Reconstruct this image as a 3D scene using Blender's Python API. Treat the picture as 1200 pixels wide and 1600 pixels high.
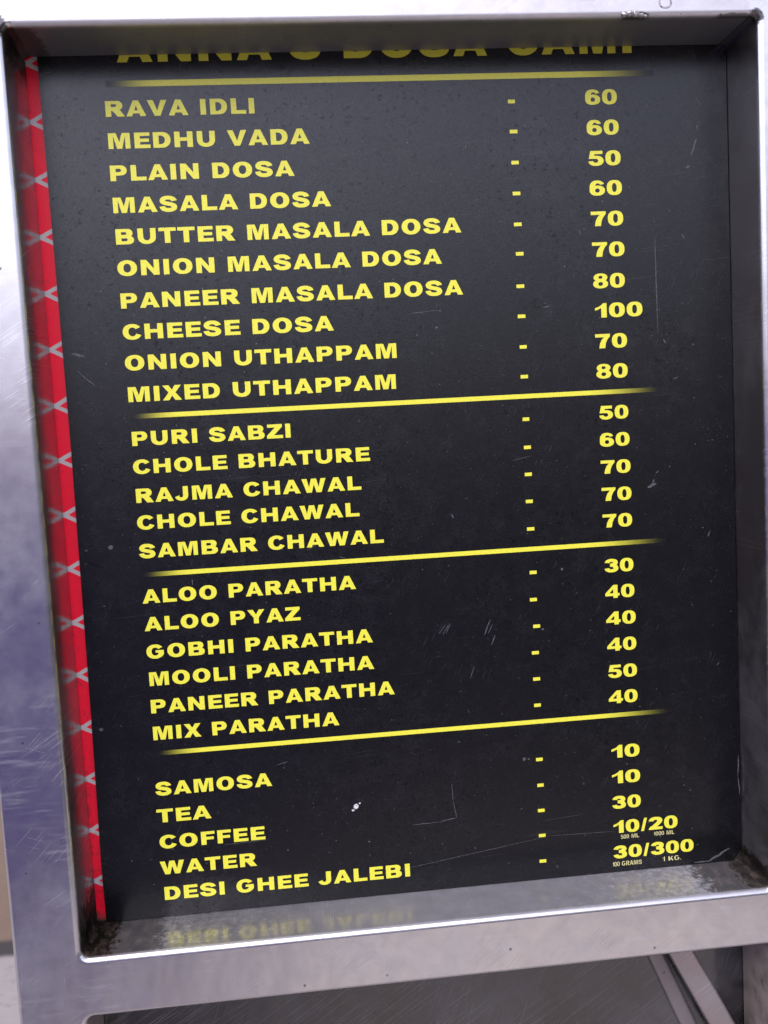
import bpy, bmesh, math, random
from mathutils import Vector, Matrix
from mathutils.geometry import tessellate_polygon, delaunay_2d_cdt

# ---------------------------------------------------------------- camera, world, sun, exposure
# tuning values used by the world and the exposure below
SKY_VALUE = 1.33
STREET_L, STREET_R = (0.66, 0.58, 0.86), (2.95, 2.6, 2.65)
SHADE_L, SHADE_R = (0.25, 0.20, 0.74), (0.27, 0.25, 0.40)
HOR0, HOR1 = -0.10, 0.36
EXPOSURE = 1.5

scene = bpy.context.scene
for o in list(bpy.data.objects):
    bpy.data.objects.remove(o, do_unlink=True)
COL = scene.collection
ZTOP = 1.30                       # height of the top edge of the sign opening above the ground


def W(x, y, d=0.0):
    """sign coordinates (mm right, mm down, mm into the frame) -> world metres"""
    return Vector((x / 1000.0, d / 1000.0, ZTOP - y / 1000.0))


cam_data = bpy.data.cameras.new("camera")
cam = bpy.data.objects.new("camera", cam_data)
COL.objects.link(cam)
cam_data.sensor_fit = 'VERTICAL'
cam_data.sensor_height = 36.0
cam_data.sensor_width = 27.0
cam_data.lens = 1540.49 / 1600 * 36.0
cam_data.clip_start = 0.02
cam_data.clip_end = 200.0
_r = (0.99363604, 0.05315736, -0.09930621)
_d = (-0.06191143, 0.99426010, -0.08725723)
_f = (0.09409784, 0.09285011, 0.99122371)
_v = lambda a: Vector((a[0], a[2], -a[1]))
rx, up, bk = _v(_r), -_v(_d), -_v(_f)
m = Matrix.Identity(4)
for i in range(3):
    m[i][0], m[i][1], m[i][2] = rx[i], up[i], bk[i]
m.translation = W(146.617, 234.555, -602.30)
cam.matrix_world = m
cam_data.dof.use_dof = True
cam_data.dof.focus_distance = 0.655
cam_data.dof.aperture_fstop = 11.0
scene.camera = cam

SUN_EL, SUN_ROT = math.radians(52), math.radians(200)
world = bpy.data.worlds.new("World")
scene.world = world
world.use_nodes = True


class NT:
    """small helper for building node trees"""
    def __init__(self, nt):
        self.nt = nt

    def n(self, t, ins=None, **props):
        nd = self.nt.nodes.new(t)
        for k, v in props.items():
            setattr(nd, k, v)
        for k, v in (ins or {}).items():
            if isinstance(v, bpy.types.NodeSocket):
                self.nt.links.new(v, nd.inputs[k])
            else:
                nd.inputs[k].default_value = v
        return nd

    def math(self, op, a, b=0.0, c=0.0, clamp=False):
        return self.n('ShaderNodeMath', {0: a, 1: b, 2: c}, operation=op, use_clamp=clamp).outputs[0]

    def step(self, v, lo, hi, a=0.0, b=1.0):
        return self.n('ShaderNodeMapRange', {0: v, 1: lo, 2: hi, 3: a, 4: b},
                      interpolation_type='SMOOTHSTEP').outputs[0]

    def mix(self, f, a, b, mode='MIX'):
        nd = self.nt.nodes.new('ShaderNodeMix')
        nd.data_type = 'RGBA'
        nd.blend_type = mode
        for k, v in ((0, f), (6, a), (7, b)):
            if isinstance(v, bpy.types.NodeSocket):
                self.nt.links.new(v, nd.inputs[k])
            else:
                nd.inputs[k].default_value = v if k == 0 else (*v, 1.0)[:4]
        return nd.outputs[2]

    def noise(self, vec, scale, detail=3.0, rough=0.55, dim='3D'):
        return self.n('ShaderNodeTexNoise', {'Vector': vec, 'Scale': scale, 'Detail': detail, 'Roughness': rough},
                      noise_dimensions=dim).outputs[0]

    def mapping(self, vec, scale=(1, 1, 1), rot=(0, 0, 0), loc=(0, 0, 0)):
        return self.n('ShaderNodeMapping', {'Vector': vec, 'Location': loc, 'Rotation': rot, 'Scale': scale}).outputs[0]

    def link(self, a, b):
        self.nt.links.new(a, b)


# daylight: hazy bright sky over a dim horizon of buildings, paved street below the horizon
wt = NT(world.node_tree)
bg = world.node_tree.nodes['Background']
sky = wt.n('ShaderNodeTexSky', sky_type='NISHITA', sun_disc=False, sun_elevation=SUN_EL, sun_rotation=SUN_ROT,
           air_density=1.0, dust_density=1.2, ozone_density=1.0)
hz = wt.n('ShaderNodeHueSaturation', {'Color': sky.outputs[0], 'Saturation': 0.5, 'Value': SKY_VALUE}).outputs[0]
hz = wt.mix(1.0, hz, (1.03, 0.965, 1.06), 'MULTIPLY')
tc = wt.n('ShaderNodeTexCoord').outputs['Generated']
sep = wt.n('ShaderNodeSeparateXYZ', {0: tc})
dx, dy, dz = sep.outputs
wob = wt.noise(tc, 5.0, 4.0)
el = wt.math('ADD', dz, wt.math('MULTIPLY_ADD', wob, 0.16, -0.08))
to_right = wt.math('ADD', dx, wt.math('MULTIPLY_ADD', wob, 0.3, -0.15))
street = wt.mix(wt.step(to_right, -0.27, 0.10), STREET_L, STREET_R)
street = wt.mix(wt.step(el, -0.47, -0.36), street, wt.mix(wt.step(to_right, -0.3, 0.3), SHADE_L, SHADE_R))
# brighter haze low in the sky and on the open left side of the street
side = wt.math('MULTIPLY', wt.step(to_right, 0.55, -0.45, 0.78, 1.14), wt.step(el, 0.55, 0.22, 0.90, 1.18))
hz = wt.n('ShaderNodeVectorMath', {0: hz, 3: side}, operation='SCALE').outputs[0]
# a hard-edged pale skyline low down, opening into full sky higher up
open_sky = wt.math('MULTIPLY_ADD', wt.step(el, -0.125, -0.085), 0.07, wt.math('MULTIPLY', wt.step(el, -0.015, 0.36), 0.93))
wcol = wt.mix(open_sky, street, hz)
wt.link(wcol, bg.inputs['Color'])
bg.inputs['Strength'].default_value = 0.1

sun_data = bpy.data.lights.new("sun", 'SUN')
sun_data.energy = 0.8
sun_data.angle = math.radians(40)
sun_data.color = (1.0, 0.96, 0.9)
sun = bpy.data.objects.new("sun", sun_data)
COL.objects.link(sun)
sd = Vector((math.sin(SUN_ROT) * math.cos(SUN_EL), math.cos(SUN_ROT) * math.cos(SUN_EL), math.sin(SUN_EL)))
sun.rotation_euler = (-sd).to_track_quat('-Z', 'Y').to_euler()
sun.location = (0, -1, 3)

scene.view_settings.view_transform = 'Standard'
scene.view_settings.look = 'None'
scene.view_settings.exposure = EXPOSURE
scene.view_settings.gamma = 1.0
scene.view_settings.use_curve_mapping = False

# ---------------------------------------------------------------- helpers for objects
ROOT_Z = 0.0


def tag(o, label=None, cat=None, group=None, kind=None):
    for k, v in (('label', label), ('category', cat), ('group', group), ('kind', kind)):
        if v:
            o[k] = v
    return o


def empty(name, loc, label, cat):
    o = bpy.data.objects.new(name, None)
    COL.objects.link(o)
    o.location = loc
    o.empty_display_size = 0.05
    return tag(o, label, cat)


def link_mesh(name, verts, faces, mat, parent=None, smooth=False):
    """verts are world points; stored relative to the parent so the parent can be moved"""
    off = parent.location if parent else Vector((0, 0, 0))
    me = bpy.data.meshes.new(name)
    me.from_pydata([tuple(Vector(v) - off) for v in verts], [], faces)
    me.materials.append(mat)
    if smooth:
        me.polygons.foreach_set('use_smooth', [True] * len(me.polygons))
    me.update()
    o = bpy.data.objects.new(name, me)
    COL.objects.link(o)
    if parent:
        o.parent = parent
    return o


def link_bm(name, bm, mat, parent=None, smooth=False):
    bm.verts.index_update()
    v = [x.co.copy() for x in bm.verts]
    f = [[x.index for x in fc.verts] for fc in bm.faces]
    return link_mesh(name, v, f, mat, parent, smooth)


def box_bm(x0, y0, d0, x1, y1, d1, bevel=0.0, seg=4):
    bm = bmesh.new()
    bmesh.ops.create_cube(bm, size=1.0)
    a, b = W(x0, y0, d0), W(x1, y1, d1)
    c, s = (a + b) / 2, b - a
    for v in bm.verts:
        v.co = Vector((c[i] + v.co[i] * abs(s[i]) for i in range(3)))
    if bevel:
        bmesh.ops.bevel(bm, geom=bm.edges[:], offset=bevel / 1000, segments=seg, profile=0.5, affect='EDGES')
    return bm


# ---------------------------------------------------------------- materials
def new_mat(name):
    mt = bpy.data.materials.new(name)
    mt.use_nodes = True
    mt.node_tree.nodes.remove(mt.node_tree.nodes['Principled BSDF'])
    return mt, NT(mt.node_tree), mt.node_tree.nodes['Material Output']


def sign_coords(t, off):
    """object coordinates -> millimetres (right, down, in) on the sign"""
    oc = t.n('ShaderNodeTexCoord').outputs['Object']
    s = t.n('ShaderNodeSeparateXYZ', {0: oc})
    x = t.math('MULTIPLY_ADD', s.outputs[0], 1000.0, off[0] * 1000.0)
    y = t.math('MULTIPLY_ADD', s.outputs[2], -1000.0, (ZTOP - off[2]) * 1000.0)
    d = t.math('MULTIPLY_ADD', s.outputs[1], 1000.0, off[1] * 1000.0)
    return x, y, d, t.n('ShaderNodeCombineXYZ', {0: x, 1: y, 2: d}).outputs[0]


def hairlines(t, vec, angle, length, width, seed, lo, hi, clump=0.02, clo=0.5, chi=0.62):
    """fine straight scratches running along one direction, in patches"""
    v = t.mapping(vec, (1, 1, 0.3), (0, 0, math.radians(angle)), (seed * 13.7, seed * 7.1, seed))
    v2 = t.mapping(v, (1.0 / length, 1.0 / width, 0.02))
    l = t.step(t.noise(v2, 1.0, 1.5, 0.4), lo, hi)
    p = t.step(t.noise(v, clump, 2.0), clo, chi)
    return t.math('MULTIPLY', l, p)


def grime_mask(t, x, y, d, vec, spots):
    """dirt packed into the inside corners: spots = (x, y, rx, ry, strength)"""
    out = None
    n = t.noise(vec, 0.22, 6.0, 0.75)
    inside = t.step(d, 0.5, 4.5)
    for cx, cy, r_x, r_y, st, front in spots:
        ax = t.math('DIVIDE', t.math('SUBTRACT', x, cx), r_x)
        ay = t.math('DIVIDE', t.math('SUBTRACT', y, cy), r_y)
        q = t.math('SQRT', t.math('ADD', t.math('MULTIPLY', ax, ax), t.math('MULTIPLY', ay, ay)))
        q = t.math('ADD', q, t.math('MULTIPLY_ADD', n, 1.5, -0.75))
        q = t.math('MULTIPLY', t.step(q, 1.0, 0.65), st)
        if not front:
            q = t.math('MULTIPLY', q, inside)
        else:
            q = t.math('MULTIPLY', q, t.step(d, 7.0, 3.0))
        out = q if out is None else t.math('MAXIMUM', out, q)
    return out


def steel(name, off, base, rough, rough2, mixf, lines, grime=None, bump=0.15, dust=0.25, line_col=(0.92, 0.91, 0.92), line_amt=0.8, settle=0.62, low_tint=0.0):
    mt, t, out = new_mat(name)
    x, y, d, vec = sign_coords(t, off)
    big = t.noise(vec, 0.012, 4.0, 0.6)
    mid = t.noise(vec, 0.09, 4.0, 0.65)
    fine = t.noise(t.mapping(vec, (1.6, 0.05, 0.3)), 1.0, 3.0)
    fineh = t.noise(t.mapping(vec, (0.05, 1.6, 1.6)), 1.0, 3.0)
    scr = None
    for a in lines:
        h = hairlines(t, vec, *a)
        scr = h if scr is None else t.math('MAXIMUM', scr, h)
    col = t.mix(t.math('MULTIPLY', t.step(mid, 0.35, 0.75), 0.35), base, [c * 0.8 for c in base])
    col = t.mix(t.math('MULTIPLY', scr, line_amt), col, line_col)
    # round water marks and pits
    vo = t.n('ShaderNodeTexVoronoi', {'Vector': vec, 'Scale': 0.028, 'Randomness': 1.0}, voronoi_dimensions='3D')
    sel = t.step(t.n('ShaderNodeSeparateXYZ', {0: vo.outputs['Color']}).outputs[0], 0.70, 0.74)
    spot = t.math('MULTIPLY', t.step(t.math('ADD', vo.outputs['Distance'], t.math('MULTIPLY', mid, 0.1)), 0.14, 0.10), sel)
    vp = t.n('ShaderNodeTexVoronoi', {'Vector': vec, 'Scale': 0.11, 'Randomness': 1.0})
    selp = t.step(t.n('ShaderNodeSeparateXYZ', {0: vp.outputs['Color']}).outputs[1], 0.86, 0.88)
    pit = t.math('MULTIPLY', t.step(vp.outputs['Distance'], 0.12, 0.06), selp)
    r1 = t.math('ADD', t.math('MULTIPLY_ADD', big, 0.30, rough - 0.15), t.math('MULTIPLY_ADD', mid, 0.18, -0.09))
    r1 = t.math('ADD', r1, t.math('MULTIPLY', scr, 0.25), clamp=True)
    hgt = t.math('ADD', t.math('MULTIPLY', t.math('ADD', fine, fineh), 0.5), t.math('MULTIPLY', scr, 1.2))
    hgt = t.math('ADD', hgt, t.math('MULTIPLY', pit, -1.5))
    wav = t.noise(t.mapping(vec, (1.0, 0.45, 1.0), (0, 0, 0.5)), 0.022, 3.0, 0.5)
    wbm = t.n('ShaderNodeBump', {'Strength': 0.5, 'Distance': 0.0016, 'Height': wav}).outputs[0]
    bmp = t.n('ShaderNodeBump', {'Strength': bump, 'Distance': 0.0002, 'Height': hgt, 'Normal': wbm}).outputs[0]
    A = t.n('ShaderNodeBsdfPrincipled', {'Base Color': col, 'Metallic': 1.0, 'Roughness': r1, 'Normal': bmp}).outputs[0]
    B = t.n('ShaderNodeBsdfPrincipled', {'Base Color': col, 'Metallic': 1.0, 'Roughness': rough2, 'Normal': bmp}).outputs[0]
    S = t.n('ShaderNodeMixShader', {0: t.math('ADD', mixf - 0.12, t.math('MULTIPLY', mid, 0.24)), 1: A, 2: B}).outputs[0]
    film = t.n('ShaderNodeBsdfPrincipled', {'Base Color': (0.31, 0.305, 0.335, 1), 'Roughness': 0.6}).outputs[0]
    dmask = t.math('MULTIPLY', t.math('ADD', t.step(t.math('ADD', big, t.math('MULTIPLY', mid, 0.5)), 0.62, 1.0), t.math('MULTIPLY', spot, 0.9)), dust, clamp=True)
    nz = t.n('ShaderNodeSeparateXYZ', {0: t.n('ShaderNodeNewGeometry').outputs['True Normal']}).outputs[2]
    lying = t.math('MULTIPLY', t.step(nz, 0.75, 0.98), t.math('MULTIPLY_ADD', mid, 0.5, t.step(x, 20, 220, settle - 0.60, settle - 0.15)))
    dmask = t.math('MAXIMUM', dmask, lying)
    sm = t.noise(t.mapping(vec, (0.03, 0.28, 0.1), (0, 0, math.radians(24))), 1.0, 5.0, 0.65)
    sm = t.math('MULTIPLY', t.step(sm, 0.48, 0.66), t.step(t.noise(vec, 0.016, 2.0), 0.45, 0.62))
    dmask = t.math('MAXIMUM', dmask, t.math('MULTIPLY', t.math('MULTIPLY', sm, dust * 1.5), t.step(d, 6.0, 2.0)))
    low_tone = t.math('MULTIPLY', t.step(y, 597, 606), t.step(t.math('ADD', mid, t.math('MULTIPLY', big, 0.6)), 0.55, 0.95, 0.25, 0.8))
    S = t.n('ShaderNodeMixShader', {0: dmask, 1: S, 2: film}).outputs[0]
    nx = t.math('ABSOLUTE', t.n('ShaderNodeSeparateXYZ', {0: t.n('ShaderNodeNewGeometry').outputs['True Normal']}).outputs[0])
    wall_dark = t.math('MULTIPLY', t.math('MULTIPLY', t.step(nx, 0.85, 0.98), t.step(d, 2.0, 6.0)), t.step(y, 592, 560))  # inner side walls darkened in colour, standing for the black board they mirror
    wall_dark = t.math('MULTIPLY', wall_dark, t.math('MULTIPLY_ADD', mid, 0.5, t.step(x, 200, 260, 0.02, 0.14)))
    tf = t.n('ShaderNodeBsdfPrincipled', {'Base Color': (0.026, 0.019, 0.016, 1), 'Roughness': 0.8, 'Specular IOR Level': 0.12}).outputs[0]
    S = t.n('ShaderNodeMixShader', {0: wall_dark, 1: S, 2: tf}).outputs[0]
    under = t.math('MULTIPLY', t.step(nz, -0.85, -0.98), t.step(d, 1.5, 7.0, 0.0, 0.55))  # undersides darkened in colour to imitate the dark board reflected there
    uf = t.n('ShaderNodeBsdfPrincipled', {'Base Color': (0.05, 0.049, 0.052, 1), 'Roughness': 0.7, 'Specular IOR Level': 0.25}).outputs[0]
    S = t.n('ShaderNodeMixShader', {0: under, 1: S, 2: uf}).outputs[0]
    if low_tint:
        sf = t.n('ShaderNodeBsdfPrincipled', {'Base Color': (0.27, 0.215, 0.19, 1), 'Roughness': 0.75}).outputs[0]
        S = t.n('ShaderNodeMixShader', {0: t.math('MULTIPLY', low_tone, t.step(nx, 0.85, 0.98)), 1: S, 2: sf}).outputs[0]  # paler brown tint on side faces below the lower rail
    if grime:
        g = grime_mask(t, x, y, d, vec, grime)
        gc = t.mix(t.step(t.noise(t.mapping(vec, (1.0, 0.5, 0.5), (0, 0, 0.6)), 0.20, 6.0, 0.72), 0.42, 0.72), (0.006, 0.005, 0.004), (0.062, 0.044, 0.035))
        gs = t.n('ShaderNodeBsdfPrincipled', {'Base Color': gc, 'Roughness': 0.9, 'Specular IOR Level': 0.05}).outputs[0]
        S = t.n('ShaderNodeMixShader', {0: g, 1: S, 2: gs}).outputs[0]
    dark = t.n('ShaderNodeBsdfPrincipled', {'Base Color': (0.03, 0.026, 0.024, 1), 'Roughness': 0.8}).outputs[0]
    S = t.n('ShaderNodeMixShader', {0: t.math('MULTIPLY', pit, 0.8), 1: S, 2: dark}).outputs[0]
    t.link(S, out.inputs[0])
    return mt


STAND = Vector((0.225, 0.024, 0.0))
BOARD = Vector((0.229, 0.0457, ZTOP - 0.558))
SHEET = Vector((0.225, 0.0478, ZTOP - 0.57))

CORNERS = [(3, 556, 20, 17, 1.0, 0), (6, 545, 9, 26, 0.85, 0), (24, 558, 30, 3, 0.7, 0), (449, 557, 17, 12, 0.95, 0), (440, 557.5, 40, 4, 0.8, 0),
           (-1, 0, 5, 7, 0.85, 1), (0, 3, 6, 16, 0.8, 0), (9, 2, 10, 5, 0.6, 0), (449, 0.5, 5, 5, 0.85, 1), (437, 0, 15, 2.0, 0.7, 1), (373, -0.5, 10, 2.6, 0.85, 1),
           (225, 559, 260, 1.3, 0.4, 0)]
FRAME_LINES = [(32, 60, 0.36, 1, 0.65, 0.72, 0.018, 0.50, 0.64), (46, 45, 0.32, 2, 0.66, 0.73, 0.02, 0.52, 0.66),
               (-20, 50, 0.28, 3, 0.70, 0.76, 0.015, 0.58, 0.70), (86, 80, 0.26, 4, 0.70, 0.76, 0.012, 0.56, 0.70)]
M_frame = steel("polished_stainless", STAND, (0.66, 0.64, 0.65), 0.15, 0.34, 0.33, FRAME_LINES, CORNERS, 0.12, 0.18, low_tint=1.0)
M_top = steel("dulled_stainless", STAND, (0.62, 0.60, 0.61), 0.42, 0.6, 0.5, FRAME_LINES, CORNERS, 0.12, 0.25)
PANEL_LINES = [(33, 60, 0.7, 5, 0.60, 0.68, 0.012, 0.35, 0.55), (28, 40, 0.5, 6, 0.62, 0.70, 0.02, 0.40, 0.6),
               (70, 40, 0.5, 7, 0.66, 0.72, 0.015, 0.5, 0.6), (-45, 40, 0.5, 8, 0.67, 0.72, 0.02, 0.5, 0.6)]
M_panel = steel("scratched_sheet_steel", STAND, (0.10, 0.097, 0.10), 0.10, 0.34, 0.25, PANEL_LINES, None, 0.08, 0.10, (0.30, 0.29, 0.29), 0.5)
M_brace = steel("brushed_bar_steel", STAND, (0.43, 0.37, 0.365), 0.30, 0.5, 0.5, FRAME_LINES[:2], None, 0.15, 0.25)

M_reflection = steel("reflected_bar_steel", STAND, (0.30, 0.26, 0.255), 0.36, 0.6, 0.5, FRAME_LINES[:2], None, 0.15, 0.2)  # dimmer steel for the added strip that imitates the brace's reflection


def grime_mat():
    mt, t, out = new_mat("weld_scale")
    oc = t.n('ShaderNodeTexCoord').outputs['Object']
    n = t.noise(oc, 700.0, 4.0, 0.7)
    c = t.mix(t.step(n, 0.45, 0.62), (0.45, 0.42, 0.41), (0.03, 0.026, 0.024))
    p = t.n('ShaderNodeBsdfPrincipled', {'Base Color': c, 'Metallic': t.step(n, 0.6, 0.4), 'Roughness': 0.4})
    t.link(p.outputs[0], out.inputs[0])
    return mt


M_weld = grime_mat()


def vinyl_black():
    mt, t, out = new_mat("black_printed_vinyl")
    x, y, d, vec = sign_coords(t, BOARD)
    big = t.noise(vec, 0.010, 4.0, 0.6)
    mid = t.noise(vec, 0.07, 5.0, 0.65)
    tiny = t.noise(vec, 1.1, 3.0, 0.7)
    col = t.mix(t.step(tiny, 0.3, 0.7), (0.0025, 0.0025, 0.0031), (0.0046, 0.0046, 0.0056))
    # light specks of dust
    for sc, lo, r0, r1 in ((0.22, 0.80, 0.05, 0.11), (0.5, 0.86, 0.06, 0.16), (0.09, 0.88, 0.015, 0.05)):
        v = t.n('ShaderNodeTexVoronoi', {'Vector': vec, 'Scale': sc, 'Randomness': 1.0})
        s = t.n('ShaderNodeSeparateXYZ', {0: v.outputs['Color']})
        mk = t.math('MULTIPLY', t.step(v.outputs['Distance'], r1, r0), t.step(s.outputs[0], lo, lo + 0.08))
        mk = t.math('MULTIPLY', mk, t.math('MULTIPLY', s.outputs[1], 0.75))
        col = t.mix(mk, col, (0.20, 0.20, 0.21))
    # fine dry scuffs
    sc1 = hairlines(t, vec, 62, 10, 0.35, 11, 0.70, 0.76, 0.03, 0.52, 0.64)
    sc2 = hairlines(t, vec, 4, 60, 0.4, 12, 0.72, 0.77, 0.015, 0.52, 0.62)
    col = t.mix(t.math('MULTIPLY', t.math('MAXIMUM', sc1, sc2), 0.28), col, (0.12, 0.12, 0.13))
    # wiped dust haze and damp dark freckles
    haze = t.math('MULTIPLY', t.step(t.math('ADD', mid, t.math('MULTIPLY', big, 0.8)), 0.85, 1.25), t.step(y, 330, 40, 0.012, 0.04))
    col = t.mix(haze, col, (0.22, 0.22, 0.24))
    freck = t.math('MULTIPLY', t.step(t.noise(vec, 0.33, 3.0, 0.6), 0.58, 0.68), t.step(big, 0.38, 0.6))
    rough = t.math('ADD', t.math('MULTIPLY_ADD', mid, 0.12, 0.16), t.math('MULTIPLY', tiny, 0.08))
    rough = t.math('SUBTRACT', rough, t.math('MULTIPLY', freck, 0.06))
    spec = t.math('SUBTRACT', t.math('MULTIPLY_ADD', tiny, 0.5, 0.25), t.math('MULTIPLY', freck, 0.2))
    bmp = t.n('ShaderNodeBump', {'Strength': 0.22, 'Distance': 0.0002, 'Height': tiny}).outputs[0]
    p = t.n('ShaderNodeBsdfPrincipled', {'Base Color': col, 'Roughness': rough, 'Specular IOR Level': spec, 'Normal': bmp})
    t.link(p.outputs[0], out.inputs[0])
    return mt


def vinyl_yellow(name, base, fade=None):
    mt, t, out = new_mat(name)
    x, y, d, vec = sign_coords(t, BOARD)
    n = t.noise(vec, 0.9, 4.0, 0.7)
    col = t.mix(t.step(n, 0.35, 0.7), base, (base[0] * 0.9, base[1] * 0.85, base[2] * 1.0))
    col = t.mix(t.math('MULTIPLY', t.step(t.noise(vec, 0.25, 5.0, 0.75), 0.62, 0.72), 0.45), col, (0.30, 0.24, 0.06))
    if fade:
        x0, x1, x2, x3 = fade
        grain = t.math('MULTIPLY_ADD', t.noise(vec, 2.2, 2.0), 10.0, -5.0)
        xa = t.math('ADD', x, grain)
        f = t.math('MULTIPLY', t.step(xa, x0, x1), t.step(xa, x3, x2))
        col = t.mix(f, (0.0048, 0.0048, 0.0058), col)
    p = t.n('ShaderNodeBsdfPrincipled', {'Base Color': col, 'Roughness': 0.30, 'Specular IOR Level': 0.4})
    t.link(p.outputs[0], out.inputs[0])
    return mt


YEL = (0.71, 0.685, 0.056)
M_black = vinyl_black()
M_yellow = vinyl_yellow("yellow_printed_vinyl", YEL)
M_line = vinyl_yellow("yellow_fading_line", YEL, (50, 80, 345, 399))
M_note = vinyl_yellow("pale_small_print", (0.60, 0.56, 0.24))


def scuff_mat():
    mt, t, out = new_mat("scuffed_vinyl")
    x, y, d, vec = sign_coords(t, BOARD)
    n = t.noise(vec, 1.6, 3.0, 0.7)
    col = t.mix(t.step(n, 0.35, 0.65), (0.012, 0.012, 0.014), (0.11, 0.11, 0.12))
    p = t.n('ShaderNodeBsdfPrincipled', {'Base Color': col, 'Roughness': 0.6})
    t.link(p.outputs[0], out.inputs[0])
    return mt


M_scuff = scuff_mat()


def chip_mat():
    mt, t, out = new_mat("chipped_white_core")
    x, y, d, vec = sign_coords(t, BOARD)
    n = t.noise(vec, 1.2, 3.0, 0.7)
    col = t.mix(t.step(n, 0.35, 0.6), (0.10, 0.10, 0.11), (0.75, 0.74, 0.75))
    p = t.n('ShaderNodeBsdfPrincipled', {'Base Color': col, 'Roughness': 0.7})
    t.link(p.outputs[0], out.inputs[0])
    return mt


M_chip = chip_mat()


def red_mat():
    mt, t, out = new_mat("red_lattice_vinyl")
    x, y, d, vec = sign_coords(t, SHEET)
    k = math.tan(math.radians(28))
    wv = t.noise(vec, 0.05, 2.0)
    xx = t.math('ADD', x, -1.5)
    yy = t.math('ADD', y, t.math('MULTIPLY_ADD', wv, 2.0, -1.0 - 39.0))
    mk = None
    for s in (k, -k):
        u = t.math('DIVIDE', t.math('MULTIPLY_ADD', xx, s, yy), 35.1)
        u = t.math('ABSOLUTE', t.math('SUBTRACT', u, t.math('ROUND', u)))
        q = t.step(t.math('MULTIPLY', u, 35.1), 1.6, 1.3)
        mk = q if mk is None else t.math('MAXIMUM', mk, q)
    soil = t.noise(t.mapping(vec, (0.5, 0.3, 0.5)), 0.5, 6.0, 0.72)
    low = t.step(y, 250, 540, 0.0, 0.08)
    dirt = t.math('MULTIPLY', t.step(t.math('ADD', soil, low), 0.56, 0.74), t.step(x, 9.0, 1.0, 0.2, 0.8))
    col = t.mix(mk, (0.95, 0.007, 0.036), (0.55, 0.51, 0.50))
    col = t.mix(t.math('MULTIPLY', dirt, 0.75), col, (0.07, 0.03, 0.03))
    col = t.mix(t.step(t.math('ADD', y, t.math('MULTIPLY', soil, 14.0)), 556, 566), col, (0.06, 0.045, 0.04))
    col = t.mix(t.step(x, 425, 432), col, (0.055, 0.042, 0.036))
    p = t.n('ShaderNodeBsdfPrincipled', {'Base Color': col, 'Roughness': 0.35, 'Specular IOR Level': 0.4})
    t.link(p.outputs[0], out.inputs[0])
    return mt


M_red = red_mat()


def ground_mat():
    mt, t, out = new_mat("worn_paving")
    p_ = t.n('ShaderNodeNewGeometry').outputs['Position']
    s = t.n('ShaderNodeSeparateXYZ', {0: p_})
    n1 = t.noise(p_, 3.0, 6.0, 0.65)
    n2 = t.noise(p_, 60.0, 4.0, 0.7)
    near = t.mix(n1, (0.20, 0.172, 0.16), (0.30, 0.268, 0.252))
    far = t.mix(n1, (0.10, 0.064, 0.040), (0.19, 0.125, 0.082))
    edge = t.math('ADD', s.outputs[1], t.math('MULTIPLY_ADD', n1, 0.04, -0.02))
    col = t.mix(t.step(edge, GROUND_EDGE - 0.01, GROUND_EDGE + 0.01), near, far)
    col = t.mix(t.math('MULTIPLY', t.step(n2, 0.5, 0.75), 0.5), col, (0.10, 0.085, 0.075))
    ln = t.math('ABSOLUTE', t.math('SUBTRACT', edge, GROUND_EDGE))
    col = t.mix(t.step(ln, 0.045, 0.02), col, (0.028, 0.022, 0.018))
    bmp = t.n('ShaderNodeBump', {'Strength': 0.4, 'Distance': 0.004, 'Height': t.math('ADD', n2, t.step(ln, 0.0, 0.03))}).outputs[0]
    b = t.n('ShaderNodeBsdfPrincipled', {'Base Color': col, 'Roughness': 0.85, 'Normal': bmp})
    t.link(b.outputs[0], out.inputs[0])
    return mt


# ---------------------------------------------------------------- the setting: paving under and behind the stand
GROUND_EDGE = 1.456
g = link_mesh("ground", [(-3.5, -0.75, 0), (3.5, -0.75, 0), (3.5, 6.0, 0), (-3.5, 6.0, 0)], [(0, 1, 2, 3)], ground_mat())
tag(g, kind='structure')

# ---------------------------------------------------------------- stainless stand
stand = empty("stainless_stand", STAND,
              "scratched stainless steel stand framing the black menu board, with a slanted brace below", "stand")
DEPTH = 47.0
XS = [-41.0, 0.0, 450.0, 491.0]
YS = [-39.0, 0.0, 558.4, 597.2, 1300.0]


def frame_solid():
    bm = bmesh.new()
    vt = {}

    def V(i, j):
        if (i, j) not in vt:
            vt[(i, j)] = bm.verts.new(W(XS[i], YS[j], 0))
        return vt[(i, j)]
    fs = []
    for i in range(3):
        for j in range(4):
            if i == 1 and j in (1, 3):
                continue
            fs.append(bm.faces.new((V(i, j), V(i, j + 1), V(i + 1, j + 1), V(i + 1, j))))
    r = bmesh.ops.extrude_face_region(bm, geom=fs)
    for v in [e for e in r['geom'] if isinstance(e, bmesh.types.BMVert)]:
        v.co.y += DEPTH / 1000
    bmesh.ops.recalc_face_normals(bm, faces=bm.faces[:])
    bmesh.ops.dissolve_limit(bm, angle_limit=0.01, verts=bm.verts[:], edges=bm.edges[:])
    eps = 1e-5
    inner = []
    for e in bm.edges:
        a, b = e.verts
        if abs(a.co.y - b.co.y) > 0.01 and len(e.link_faces) == 2:
            xm, zm = a.co.x * 1000, (ZTOP - a.co.z) * 1000
            if abs(xm) < 1 or abs(xm - 450) < 1:
                inner.append(e)
    bmesh.ops.bevel(bm, geom=inner, offset=0.0048, segments=6, profile=0.5, affect='EDGES')
    front = [e for e in bm.edges if all(abs(v.co.y) < eps for v in e.verts)
             and len(e.link_faces) == 2 and e.calc_face_angle(0) > 0.5]
    bmesh.ops.bevel(bm, geom=front, offset=0.0034, segments=9, profile=0.5, affect='EDGES')
    return bm


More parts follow.
